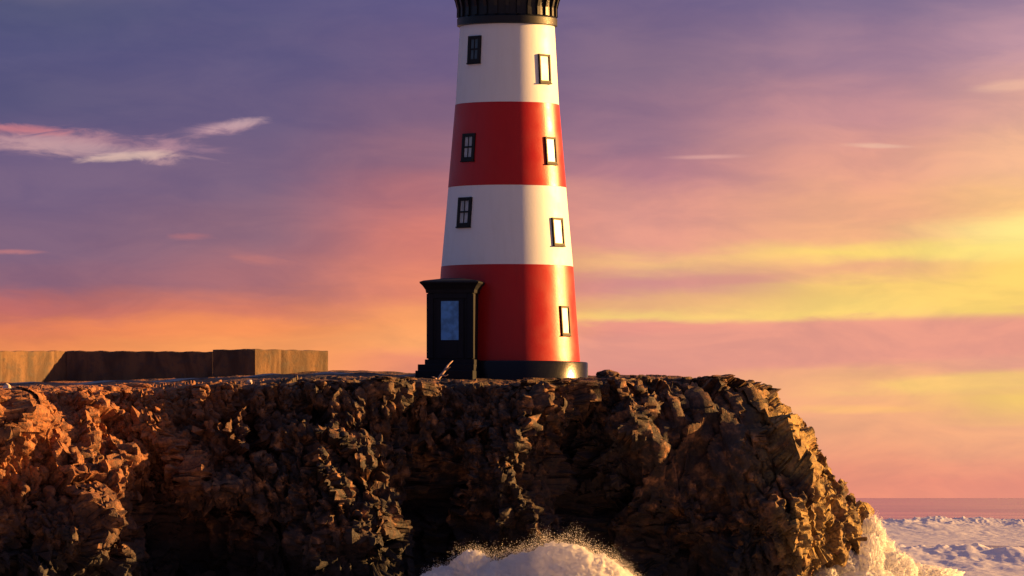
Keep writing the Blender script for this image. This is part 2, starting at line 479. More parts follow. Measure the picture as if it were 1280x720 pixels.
    for a_ in [(80, 530, 150, 45, 1.7, 15), (110, 600, 60, 42, 1.3, 40), (200, 590, 60, 25, 1.1, 40), (240, 610, 90, 28, .9, 35), (345, 590, 60, 40, .9, 40), (370, 600, 40, 80, .9),
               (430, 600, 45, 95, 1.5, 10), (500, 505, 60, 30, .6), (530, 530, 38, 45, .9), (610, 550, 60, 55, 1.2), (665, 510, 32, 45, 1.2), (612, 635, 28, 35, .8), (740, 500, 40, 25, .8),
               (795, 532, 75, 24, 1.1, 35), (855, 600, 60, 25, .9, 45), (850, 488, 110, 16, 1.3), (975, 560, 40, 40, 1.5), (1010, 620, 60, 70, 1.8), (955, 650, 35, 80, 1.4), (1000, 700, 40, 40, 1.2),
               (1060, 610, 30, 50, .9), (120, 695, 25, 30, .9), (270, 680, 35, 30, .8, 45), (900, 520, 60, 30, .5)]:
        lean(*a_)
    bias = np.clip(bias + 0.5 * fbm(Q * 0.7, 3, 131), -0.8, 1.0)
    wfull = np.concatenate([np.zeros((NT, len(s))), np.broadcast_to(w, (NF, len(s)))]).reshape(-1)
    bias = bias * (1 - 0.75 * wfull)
    painted_shade = sstep(0.42, -0.15, bias + 0.35 * fbm(Q * 1.1, 3, 141)) * (1 - 0.85 * wfull) * sstep(8.2, 6.4, Q[:, 2] + 0.8 * fbm(Q * 0.4, 2, 151))  # painted shade mask: blackens the hollows and the face outside the lit patches
    # ---- chunks: first the metre-sized masses ...
    fc = face.reshape(-1); lp = lip.reshape(-1)
    smoothpatch = sstep(0.0, 1.0, np.exp(-(((pxx - 878) / 62) ** 2 + ((pyy - 556) / 42) ** 2)) * 1.7)
    rg = (1 - 0.88 * smoothpatch) * (1 - 0.45 * np.exp(-(((pxx - 40) / 110) ** 2 + ((pyy - 530) / 45) ** 2)))
    M1 = Q + N.reshape(-1, 3) * (macro * fc)[:, None]
    A1, s1, f1 = cells((M1 + warp * 0.5) * np.array([1.0, 1.0, 0.62]) * 0.75, 3, bias * 0.6)
    d1 = (0.78 * A1 + 0.45 * s1) * (0.3 + 0.7 * rg)
    P1 = (M1 + N.reshape(-1, 3) * (d1 * fc)[:, None]).reshape(P.shape)
    # ... then the true surface normal, so that small stones keep their shape on the flanks
    S1 = P1.copy()
    for _ in range(6):
        S1[1:-1] = (S1[:-2] + 2 * S1[1:-1] + S1[2:]) / 4; S1[:, 1:-1] = (S1[:, :-2] + 2 * S1[:, 1:-1] + S1[:, 2:]) / 4
    N2 = np.cross(np.gradient(S1, axis=1), np.gradient(S1, axis=0)); N2 /= (np.linalg.norm(N2, axis=2, keepdims=True) + 1e-9)
    if np.mean(np.sum(N2[NT + 20:] * N[NT + 20:], axis=2)) < 0: N2 = -N2
    for _ in range(4):
        N2[1:-1] = (N2[:-2] + 2 * N2[1:-1] + N2[2:]) / 4; N2[:, 1:-1] = (N2[:, :-2] + 2 * N2[:, 1:-1] + N2[:, 2:]) / 4
    N2 /= (np.linalg.norm(N2, axis=2, keepdims=True) + 1e-9)
    F0 = P1.reshape(-1, 3)
    Wf = F0 + 0.12 * np.stack([fbm(F0 * 1.6, 2, 55), fbm(F0 * 1.6, 2, 56), fbm(F0 * 1.6, 2, 57)], -1)
    Wd = Wf.copy(); Wd[:, 0] = Wf[:, 0] - 0.25 * (8 - Wf[:, 2])
    st = np.array([1.0, 1.0, 0.50])
    A2, s2, f2 = cells(Wd * st * 2.7, 11, bias)
    A3, s3, f3 = cells(Wd * st * 6.6, 23, bias)
    fine = fbm(F0 * 7.0, 3, 77)
    d2 = 0.74 * rg * (0.30 * A2 + 0.16 * s2 + 0.42 * (0.3 - f2 * f2) + 0.13 * A3 + 0.07 * s3 + 0.26 * (0.3 - f3 * f3) + 0.06 * fine)
    d_top = (1 + 0.5 * lp) * (0.08 * A1 + 0.05 * s1 + 0.04 * A2 + 0.05 * s2) + 0.02 * s3 + 0.02 * fine
    P2 = F0 + N2.reshape(-1, 3) * (d2 * fc)[:, None] + N.reshape(-1, 3) * (d_top * (1 - fc) * (0.4 + 0.6 * lp))[:, None]
    cap = np.concatenate([np.full(Tz.shape, 1e3), np.broadcast_to(zr, Fz.shape)]).reshape(-1) + 0.2 * fbm(Q * np.array([0.6, 0.6, 0.01]), 3, 91)
    over = P2[:, 2] - (cap - 0.12)
    P2[:, 2] = np.where(over > 0, cap - 0.12 + 0.35 * np.tanh(over / 0.7), P2[:, 2])
    P2 = P2.reshape(P.shape)
    return grid_obj('cliff', P2, M_rock, smooth=True, attrs={'painted_shade': painted_shade})
cliff = build_cliff(); cliff['kind'] = 'structure'
try: cliff.data.set_sharp_from_angle(angle=R(50))
except Exception: pass

# worn concrete path in front of the parapet, following the ground
def path_strip(name, p0, p1, wid, m, thick=0.05):
    a = Vector(p0); b_ = Vector(p1); n = 24; d = (b_ - a); nrm = Vector((-d.y, d.x)).normalized()
    v = []; f = []
    for i in range(n + 1):
        c = a + d * (i / n)
        for sgn in (-1, 1):
            q = c + nrm * sgn * wid * (0.5 + 0.06 * math.sin(i * 2.3 + sgn))
            z = float(ground(q.x, q.y)) + thick + 0.02 * math.sin(i * 1.1)
            v += [(q.x, q.y, z), (q.x, q.y, z - 0.4)]
    for i in range(n):
        k = i * 4
        f += [(k, k + 4, k + 6, k + 2), (k + 1, k + 5, k + 4, k), (k + 2, k + 6, k + 7, k + 3)]
    f += [(0, 2, 3, 1), (n * 4, n * 4 + 1, n * 4 + 3, n * 4 + 2)]
    o = mesh_obj(name, v, f, m); o['kind'] = 'structure'; return o
m_path, g, b = mat('worn_path_concrete', (0.2, 0.19, 0.2), 0.8)
p_, s_ = g.pos(); n_ = g.noise(p_, 1.8, 6, 0.65)
g.put(b.inputs['Base Color'], g.mix(g.rng(n_, 0.35, 0.65), (0.07, 0.065, 0.075), (0.22, 0.2, 0.22)))
g.put(b.inputs['Normal'], g.bump(n_, 0.5, 0.05))
path_strip('path', (X(-160), -4.2), (X(262), -2.2), 1.5, m_path)
path_strip('path', (X(268), -0.9), (X(520), -0.2), 1.1, m_path, 0.04)

# ------------------------------------------------------------------ parapet wall
def wall_section(x0, y0, x1, y1, top0, top1, parent, thick=0.35, seed=1):
    rr = random.Random(seed)
    a = Vector((x0, y0)); b_ = Vector((x1, y1)); d = b_ - a; L = d.length; u = d / L; nb = Vector((-u.y, u.x))
    n = max(6, int(L / 0.12)); v = []; f = []
    rows = 6
    for i in range(n + 1):
        t = i / n; c = a + d * t
        zt = top0 + (top1 - top0) * t + 0.012 * math.sin(i * 0.9 + seed) + rr.uniform(-0.008, 0.008)
        zb = float(ground(c.x, c.y)) - 0.5
        groove = 0.015 if (i % 21 == 10) else 0.0
        prof = [(groove, zb), (groove + rr.uniform(-.006, .006), zb + (zt - zb) * 0.5), (groove, zt - 0.03), (groove + 0.03, zt), (thick - 0.03, zt), (thick, zt - 0.03), (thick, zb)]
        for o_, z in prof:
            q = c + nb * o_
            v.append((q.x, q.y, z))
    k = 7
    for i in range(n):
        for j in range(k - 1):
            f.append((i * k + j, (i + 1) * k + j, (i + 1) * k + j + 1, i * k + j + 1))
    f.append(tuple(range(k))); f.append(tuple(n * k + j for j in range(k - 1, -1, -1)))
    return mesh_obj('wall_section', v, f, M_conc, parent)
wall = empty('concrete_wall', (0, 0, 0))
tag(wall, 'low weathered concrete parapet wall zigzagging along the cliff top left of the lighthouse', 'wall')
zt = Z(439, 1)
wall_section(X(-400), 0.5, X(-140, 1), -0.5, zt, zt, wall, seed=2)
wall_section(X(-140), -0.5, X(-22), -1.8, zt, zt, wall, seed=3)
wall_section(X(-22), -1.83, X(79), 1.5, Z(440, -1), Z(438.5, 1.5), wall, seed=4)
wall_section(X(79.3), 1.46, X(262), 2.1, Z(438.5, 1.5), Z(438.5, 1), wall, seed=5)
wall_section(X(262.3), 2.09, X(315), 2.2, Z(438, 3), Z(437, 3), wall, seed=6)
wall_section(X(315.3), 2.23, X(405), 4.4, Z(437, 3), Z(438, 4), wall, seed=7)

# ------------------------------------------------------------------ lighthouse
TX = X(634)
lh = empty('lighthouse', (TX, 0, Z(478)))
tag(lh, 'red and white banded tapering lighthouse with black gallery standing on the cliff', 'lighthouse')
BZ = Z(478)
def zz(py): return Z(py) - BZ          # height above the lighthouse base
prof_pts = [(453, 91.0), (420, 88.3), (380, 85.4), (333, 82.3), (285, 78.0), (235, 73.6), (180, 68.8), (130, 64.6), (80, 61.8), (33, 59.2), (26, 58.8)]
_py = np.array([p[0] for p in prof_pts])[::-1]; _rr = np.array([p[1] for p in prof_pts])[::-1]
def rad(py): return float(np.interp(py, _py, _rr)) * S
mb = MB(); prof = []; mis = []
def band(y0, y1, mi, n=12, extra=0.0):
    for i in range(n + 1):
        py = y0 + (y1 - y0) * i / n
        prof.append((rad(py) + extra, zz(py))); mis.append(mi)
band(460, 333.6, 1, 16, 0.010); band(333.4, 235.1, 0, 12); band(234.9, 131.6, 1, 12, 0.010); band(131.4, 24, 0, 12)
mb.lathe(prof, n=160, mis=mis)
tower = mb.build('tower', [M_white, M_red], lh); autosmooth(tower, 30)
mb = MB()
mb.lathe([(101 * S, -0.5), (101 * S, zz(454.6)), (100.2 * S, zz(453.2)), (88 * S, zz(452.6))], n=160)
plinth = mb.build('plinth', M_plinth, lh); autosmooth(plinth, 30)

# windows
def window(py0, py1, sinth, wid, pane_mat, bars=1, label=None, ft=0.125):
    pym = (py0 + py1) / 2; th = math.asin(sinth)
    r = rad(pym); h = (py1 - py0) * S
    slope = math.atan2(rad(py1) - rad(py0), (py1 - py0) * S)      # wall leans inwards going up
    rot = Matrix.Rotation(th, 4, 'Z') @ Matrix.Rotation(-slope, 4, 'X')
    w = empty('window', (r * math.sin(th), -r * math.cos(th), zz(pym)), 0, lh)
    w.rotation_euler = rot.to_euler()
    o_ = 0.05; i_ = -0.12
    f = MB(); hw = wid / 2; hh = h / 2
    f.box(-hw, -hw + ft, -o_, -i_, -hh, hh, bev=0.008); f.box(hw - ft, hw, -o_, -i_, -hh, hh, bev=0.008)
    f.box(-hw + ft - 0.004, hw - ft + 0.004, -o_ + 0.003, -i_, hh - ft, hh - 0.003); f.box(-hw + ft - 0.004, hw - ft + 0.004, -o_ + 0.003, -i_, -hh + 0.003, -hh + ft)
    fr = f.build('window_frame', M_frame, w)
    s_ = MB(); s_.box(-hw - 0.02, hw + 0.02, -o_ - 0.02, 0.02, -hh - 0.05, -hh - 0.003, bev=0.008); s_.build('sill', M_frame, w)
    p = MB(); p.box(-hw + ft - 0.003, hw - ft + 0.003, -0.014, 0.08, -hh + ft - 0.003, hh - ft + 0.003); p.build('pane', pane_mat, w)
    if bars:
        g_ = MB()
        g_.box(-hw + ft - 0.002, hw - ft + 0.002, -0.036, -0.015, -0.03, 0.03)
        if bars > 1: g_.box(-0.014, 0.014, -0.033, -0.016, -hh + ft - 0.002, hh - ft + 0.002)
        g_.build('glazing_bar', M_frame, w)
    if label: w['label'] = label
    return w
window(48.5, 82, -0.665, 0.60, M_pane_dark, 2, 'dark window high in the upper white band')
window(170, 204, -0.69, 0.62, M_pane_blind, 2)
window(249.5, 286, -0.69, 0.66, M_pane_blind, 2)
window(71, 106.5, 0.745, 0.60, M_pane_lit, 0, 'sunlit window with a pale pane', 0.075)
window(174, 207.5, 0.775, 0.60, M_pane_lit, 0, 'sunlit window with a pale pane', 0.075)
window(274.5, 309, 0.80, 0.64, M_pane_lit, 0, 'sunlit window with a pale pane', 0.075)
window(384, 420.5, 0.825, 0.56, M_pane_lit, 0, 'sunlit window with a pale pane', 0.075)

# gallery: ring, corbelled neck, deck, railing, lantern, dome
mb = MB()
mb.lathe([(59.5 * S, zz(34)), (62.6 * S, zz(33)), (62.8 * S, zz(24.5)), (60.8 * S, zz(22)), (60.5 * S, zz(10)), (62 * S, zz(0)), (65 * S, zz(-10)), (69 * S, zz(-18)), (70 * S, zz(-19))], n=128)
o = mb.build('gallery_neck', M_black, lh); autosmooth(o, 30)
mb = MB()
for k in range(28):
    a = 2 * math.pi * k / 28
    M = Matrix.Rotation(a, 4, 'Z')
    pts = [(60 * S, zz(23)), (63.2 * S, zz(22)), (63.0 * S, zz(12)), (65.5 * S, zz(2)), (70 * S, zz(-8)), (74 * S, zz(-16)), (60 * S, zz(-16))]
    v = [M @ Vector((r_, sgn * 0.06, z_)) for sgn in (-1, 1) for r_, z_ in pts]
    n = len(pts)
    f = [tuple(range(n - 1, -1, -1)), tuple(range(n, 2 * n))] + [(i, (i + 1) % n, n + (i + 1) % n, n + i) for i in range(n)]
    mb.add(v, f)
mb.build('corbel_ring', M_black, lh)
mb = MB(); mb.lathe([(50 * S, zz(-16)), (78 * S, zz(-16.2)), (79 * S, zz(-18)), (79 * S, zz(-22)), (50 * S, zz(-22.5))], n=96)
o = mb.build('gallery_deck', M_black, lh); autosmooth(o, 30)
mb = MB()
for hpx in (-33, -44, -56):
    mb.tube([(77 * S * math.cos(2 * math.pi * i / 72), 77 * S * math.sin(2 * math.pi * i / 72), zz(hpx)) for i in range(72)], 0.02, 6, True)
for k in range(28):
    a = 2 * math.pi * k / 28
    c = (77 * S * math.cos(a), 77 * S * math.sin(a))
    mb.tube([(c[0], c[1], zz(-22)), (c[0], c[1], zz(-57))], 0.022, 6)
mb.build('railing', M_black, lh)
mb = MB(); mb.lathe([(40 * S, zz(-22)), (40 * S, zz(-50)), (42 * S, zz(-51)), (42 * S, zz(-54)), (38 * S, zz(-54))], n=48)
o = mb.build('lantern_base', M_white, lh); autosmooth(o, 30)
mlg, _, bb = mat('lantern_glass', (0.6, 0.62, 0.62), 0.05); bb.inputs['Transmission Weight'].default_value = 1.7
mb = MB(); mb.lathe([(37 * S, zz(-54)), (37 * S, zz(-118))], n=16); mb.build('lantern_glazing', mlg, lh)
mb = MB()
for k in range(16):
    a = 2 * math.pi * k / 16
    mb.tube([(37.6 * S * math.cos(a), 37.6 * S * math.sin(a), zz(-54)), (37.6 * S * math.cos(a), 37.6 * S * math.sin(a), zz(-118))], 0.03, 6)
mb.build('astragal', M_black, lh)
mb = MB()
dome = [(44 * S, zz(-117)), (44 * S, zz(-121))] + [(40 * S * math.cos(R(t_)), zz(-121) + 30 * S * math.sin(R(t_))) for t_ in range(0, 81, 10)] + [(5 * S, zz(-155)), (5 * S, zz(-162)), (1 * S, zz(-165)), (0.6 * S, zz(-190))]
mb.lathe(dome, n=48); o = mb.build('dome', M_black, lh); autosmooth(o, 40)

# ---- entrance porch on the front left of the tower
PHI = R(10)
po = empty('porch', (X(563) - TX + 0.03, -3.16, -0.1), -PHI, lh)
def pz(py): return (622 - py) * S * 0.984 + CAMZ - BZ + 0.1
W2 = 0.81
mb = MB()
mb.box(-W2, W2, 0, 2.0, pz(449), pz(364), bev=0.012)
# pilasters, lintel and plinth mouldings
for sx in (-1, 1):
    x0 = sx * W2 - (0.0 if sx > 0 else 0); xa, xb = (W2 - 0.2, W2 + 0.035) if sx > 0 else (-W2 - 0.035, -W2 + 0.2)
    mb.box(xa, xb, -0.045, 0.2, pz(448), pz(367), bev=0.01)
mb.box(-W2 + 0.2, W2 - 0.2, -0.035, 0.1, pz(373), pz(366), bev=0.008)
mb.build('porch_wall', M_porch, po)
mb = MB()
mb.loft([(-W2 - .05, W2 + .05, -.06, 2.0, pz(366)), (-W2 - .07, W2 + .07, -.08, 2.0, pz(362)), (-W2 - .16, W2 + .16, -.17, 2.0, pz(357)), (-W2 - .24, W2 + .24, -.25, 2.0, pz(354)), (-W2 - .25, W2 + .25, -.26, 2.0, pz(352.2)),
         (-W2 - .12, W2 + .12, -.14, 2.0, pz(350.4)), (-0.3, 0.3, 0.5, 1.9, pz(347))])
mb.build('porch_roof', M_porch, po)
mb = MB()
mb.box(-W2 - .09, W2 + .07, -.10, 1.9, pz(456), pz(449.2), bev=0.01)
mb.box(-W2 - .30, W2 + .10, -.32, 1.9, pz(464), pz(455.5), bev=0.01)
mb.box(-W2 - .33, W2 + .12, -.62, 1.9, pz(498), pz(463.5), bev=0.015)
mb.build('porch_step', M_porch, po)
dr = MB()
dx0, dx1 = -0.50, 0.50
dr.box(dx0, dx1, -0.03, 0.06, pz(448.8), pz(373.5))
wx0, wx1 = -0.33, 0.31
for (a, b_, c, d) in ((dx0 + .02, wx0, pz(448), pz(375)), (wx1, dx1 - .02, pz(448), pz(375)), (wx0, wx1, pz(375.8), pz(375)), (wx0, wx1, pz(448), pz(425.5))):
    dr.box(a, b_, -0.052, -0.029, c, d)
dr.box(wx0 + .05, wx1 - .05, -0.064, -0.051, pz(445), pz(429), bev=0.004)
door = dr.build('door', M_porch, po)
pn = MB(); pn.box(wx0 + .004, wx1 - .004, -0.040, -0.0295, pz(425), pz(376.2)); pn.build('door_pane', M_pane_blue, po)
hn = MB(); hn.tube([(0.42, -0.05, pz(418)), (0.42, -0.10, pz(418)), (0.34, -0.10, pz(418))], 0.014, 8); hn.build('door_handle', M_frame, po)

# ------------------------------------------------------------------ small things by the tower
m_drift, g, b = mat('bleached_driftwood', (0.42, 0.27, 0.24), 0.8)
p_, s_ = g.pos(); n_ = g.noise(p_, 12, 5, 0.6)
g.put(b.inputs['Base Color'], g.mix(g.rng(n_, 0.35, 0.65), (0.14, 0.08, 0.07), (0.40, 0.26, 0.23)))
yb = -4.35
def dp(px, py, dy=0): return (X(px, yb), yb + dy, Z(py, yb))
mb = MB()
mb.tube([dp(543, 479, -.15), dp(547, 475), dp(551.5, 468.5, .06), (dp(556, 463, .12)), dp(560, 456, .3), dp(566, 450.5, .4)], [.05, .055, .05, .045, .035, .012], 8)
mb.tube([dp(547, 475), dp(543, 472, -.1), dp(540, 471, -.2)], [.035, .03, .012], 6)
mb.tube([dp(551.5, 468.5, .06), dp(556, 470, -.05), dp(560, 468.5, -.12)], [.035, .025, .01], 6)
mb.tube([dp(556, 463, .12), dp(560.5, 459.5, .0), dp(563, 459, -.1)], [.03, .022, .008], 6)
mb.tube([dp(545, 478, -.2), dp(552, 479, -.25), dp(558, 477.5, -.2)], [.03, .035, .012], 6)
o = mb.build('driftwood_branch', m_drift, smooth=True)
tag(o, 'bleached forked driftwood branch leaning against the dark porch steps', 'branch')

def stone(name, px, py, dy, r, sq=(1, 1, 1), seed=1, m=None, label=None, cat='stone', group=None):
    import bmesh
    bm = bmesh.new(); bmesh.ops.create_icosphere(bm, subdivisions=4, radius=1)
    v = np.array([p.co[:] for p in bm.verts])
    pl, stp, _ = cells(v * 1.1 + seed * 7.3, seed)
    d = 1 + 0.28 * pl + 0.16 * stp + 0.08 * fbm(v * 3 + seed, 3, seed)
    v = v * d[:, None] * np.array(sq) * r
    for p, c in zip(bm.verts, v): p.co = c
    me = bpy.data.meshes.new(name); bm.to_mesh(me); bm.free()
    me.materials.append(m or M_stone)
    me.polygons.foreach_set('use_smooth', np.ones(len(me.polygons), dtype=bool))
    try: me.set_sharp_from_angle(angle=R(35))
    except Exception: pass
    o = bpy.data.objects.new(name, me); C.objects.link(o)
    x = X(px, dy); o.location = (x, dy, float(ground(x, dy)) + 0.25 * r)
    return tag(o, label, cat, group)
m_pale, g, b = mat('pale_stone', (0.5, 0.42, 0.36), 0.8)
p_, s_ = g.pos(); n_ = g.noise(p_, 6, 5, 0.6)
g.put(b.inputs['Base Color'], g.mix(g.rng(n_, 0.35, 0.65), (0.30, 0.23, 0.2), (0.6, 0.5, 0.44)))
stone('boulder', 9, 479, -13.2, 0.19, (0.8, 0.8, 1.15), 3, m_pale, 'pale upright boulder at the far left edge in front of the concrete wall', 'boulder')
stone('stone', 312, 479.5, -9.9, 0.10, (1, 1, 1), 5, m_pale, 'small round white stone on the cliff rim below the bright right end of the wall', 'stone')
stone('stone', 286, 478.5, -9.7, 0.085, (1.1, 1, .8), 6, m_pale, 'little cream stone on the rim just left of the round white stone', 'stone')
stone('stone', 231, 482.0, -9.4, 0.09, (1.8, 1, .6), 7, m_pale, 'thin flat cream stone on the rim below the dark middle of the wall', 'stone')
stone('boulder', 172, 484, -9.8, 0.20, (2.2, 1, .55), 8, M_stone, 'long flat rusty boulder on the rim at the right end of the orange slope', 'boulder')
stone('boulder', 508, 475, -7.0, 0.22, (1.7, 1, .6), 9, M_stone, 'low brown boulder on the rim just left of the porch steps', 'boulder')
stone('boulder', 760, 473, -4.9, 0.25, (1.6, 1, .7), 10, M_stone, 'reddish boulder on the rim just right of the lighthouse plinth', 'boulder')

# ------------------------------------------------------------------ sea
def wave_profile(y, y0, h, back, front):
    """broken roller, crest at y0, moving towards -y"""
    d = y - y0
    return np.where(d > 0, h * np.exp(-(d / back) ** 2), h * (0.72 * np.exp(-(np.abs(d) / (front * 0.28)) ** 1.3) + 0.28 * np.exp(-(np.abs(d) / front) ** 2)))
def build_sea():
    xd = np.concatenate([np.linspace(2, 10, 30, endpoint=False), np.linspace(10, 62, 720), np.linspace(62.5, 75, 40)])
    yd = np.concatenate([np.linspace(-12, 60, 150, endpoint=False), np.linspace(60, 130, 260, endpoint=False), np.linspace(130, 260, 130, endpoint=False), np.linspace(260, 420, 330, endpoint=False), np.linspace(420, 1600, 260)])
    xo = np.concatenate([-np.geomspace(40000, 4, 40) + 2]); xo2 = 75 + np.geomspace(3, 40000, 40)
    yo = -12 - np.geomspace(40000, 3, 34)[:]; yo2 = 1600 + np.geomspace(12, 45000, 60)
    x = np.concatenate([xo, xd, xo2]); y = np.concatenate([yo, yd, yo2])
    Xg, Yg = np.meshgrid(x, y)
    Q = np.stack([Xg.ravel(), Yg.ravel(), np.zeros(Xg.size)], -1)
    near = np.exp(-(np.maximum(np.abs(Q[:, 0] - 35) - 60, 0) / 60) ** 2) * np.exp(-(np.maximum(Q[:, 1] - 500, 0) / 600) ** 2)
    sw = 0.22 * fbm(Q * np.array([0.025, 0.06, 1]), 3, 3) * (np.exp(-np.maximum(np.abs(Q[:, 1]) - 1600, 0) / 900))
    crest1 = 352 + 26 * fbm(Q * np.array([0.03, 0, 1]), 2, 41); crest2 = 80 + 9 * fbm(Q * np.array([0.07, 0, 1]), 2, 43)
    h1 = 1.85 + 0.5 * fbm(Q * np.array([0.16, 0.04, 1]), 5, 45, 0.5); h2 = 1.6 + 0.55 * fbm(Q * np.array([0.35, 0.12, 1]), 5, 47, 0.5)
    w1 = wave_profile(Q[:, 1], crest1, h1, 10, 75); w2 = wave_profile(Q[:, 1], crest2, h2, 6, 40)
    w3 = wave_profile(Q[:, 1], 30 + 5 * fbm(Q * np.array([0.1, 0, 1]), 2, 49), 0.7, 5, 25)
    z = sw + (w1 + w2 + w3) * near
    n1 = fbm(Q * np.array([0.09, 0.03, 1]), 4, 61)
    foam = np.maximum.reduce([sstep(14, 4, Q[:, 1] - crest1) * sstep(crest1 - 130 + 40 * n1, crest1 - 85 + 40 * n1, Q[:, 1]),
                              sstep(8, 2, Q[:, 1] - crest2) * sstep(-200, -100, Q[:, 1]),
                              0.7 * sstep(0.0, 0.4, n1) * sstep(200, 120, Q[:, 1])])
    foam = foam * near
    lump = np.abs(fbm(Q * np.array([0.35, 0.10, 1]), 3, 71)) * 0.30 + 0.05 * fbm(Q * np.array([2.2, 0.8, 1]), 3, 73)
    closef = sstep(250, 60, Q[:, 1])
    z = z + foam * (lump * (0.45 - 0.15 * closef))
    # crests throw up small peaks
    pk = np.maximum(fbm(Q * np.array([1.1, 0.35, 1]), 3, 81, 0.6), 0) ** 1.0
    z = z + 0.35 * pk * np.exp(-((Q[:, 1] - crest2) / 4) ** 2) * near + 0.35 * pk * np.exp(-((Q[:, 1] - crest1) / 10) ** 2) * near
    Pp = np.stack([Xg.ravel(), Yg.ravel(), z], -1).reshape(len(y), len(x), 3)
    return grid_obj('sea_water', Pp, sea_mat(), True, {'foam': foam})

def sea_mat():
    m, g, b = mat('sea_water_with_surf', (0.02, 0.03, 0.05), 0.15)
    p, s = g.pos()
    at = g.n.new('ShaderNodeAttribute'); at.attribute_name = 'foam'
    v = g.xyz(g.m('MULTIPLY', s[0], 0.30), g.m('MULTIPLY', s[1], 0.06), 0.0)
    n = g.noise(v, 1.0, 6, 0.6); nf = g.noise(p, 1.3, 6, 0.65)
    v2 = g.xyz(g.m('MULTIPLY', s[0], 0.010), g.m('MULTIPLY', s[1], 0.0045), 0.0)
    nl = g.noise(v2, 1.0, 5, 0.6)
    f = g.rng(g.m('ADD', at.outputs['Fac'], g.m('MULTIPLY', g.m('SUBTRACT', n, 0.5), 0.7)), 0.30, 0.55)
    water = g.mix(g.rng(nl, 0.4, 0.6), (0.42, 0.10, 0.10), (0.66, 0.21, 0.18))  # pink base colour paints in the reflected sunset sky and horizon haze
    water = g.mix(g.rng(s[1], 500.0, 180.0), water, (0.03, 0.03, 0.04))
    white = g.mix(g.rng(nf, 0.35, 0.65), (0.74, 0.76, 0.84), (0.86, 0.86, 0.88))
    g.put(b.inputs['Base Color'], g.mix(f, water, white))
    g.put(b.inputs['Roughness'], g.m('ADD', 0.2, g.m('MULTIPLY', f, 0.7)))
    b.inputs['IOR'].default_value = 1.34; b.inputs['Specular IOR Level'].default_value = 0.6; b.inputs['Specular Tint'].default_value = (1, 0.62, 0.74, 1)
    bn = g.bump(g.m('ADD', g.m('MULTIPLY', nf, g.m('ADD', 0.12, f)), g.m('MULTIPLY', n, 0.5)), 0.28, 0.2)
    g.put(b.inputs['Normal'], bn)
    tr = g.n.new('ShaderNodeBsdfTranslucent'); tr.inputs[0].default_value = (0.9, 0.9, 0.92, 1)
    ms = g.n.new('ShaderNodeMixShader'); g.put(ms.inputs[0], g.m('MULTIPLY', f, 0.5))
    g.l.new(b.outputs[0], ms.inputs[1]); g.l.new(tr.outputs[0], ms.inputs[2])
    g.l.new(ms.outputs[0], g.n['Material Output'].inputs[0])
    return m
sea = build_sea(); sea['kind'] = 'structure'

# ------------------------------------------------------------------ spray thrown up against the cliff
def foam_mat():
    m, g, b = mat('sea_spray_foam', (0.86, 0.84, 0.84), 0.6)
    p, s = g.pos(); n = g.noise(p, 5, 5, 0.6)
    g.put(b.inputs['Base Color'], g.mix(g.rng(n, 0.35, 0.65), (0.80, 0.78, 0.80), (0.90, 0.89, 0.88)))
    b.inputs['Subsurface Weight'].default_value = 0.0
    tr = g.n.new('ShaderNodeBsdfTranslucent'); tr.inputs[0].default_value = (0.9, 0.88, 0.86, 1)
    ms = g.n.new('ShaderNodeMixShader'); ms.inputs[0].default_value = 0.6
    g.l.new(b.outputs[0], ms.inputs[1]); g.l.new(tr.outputs[0], ms.inputs[2])
    g.l.new(ms.outputs[0], g.n['Material Output'].inputs[0])
    g.put(b.inputs['Normal'], g.bump(n, 0.6, 0.08))
    return m
M_foam = foam_mat()
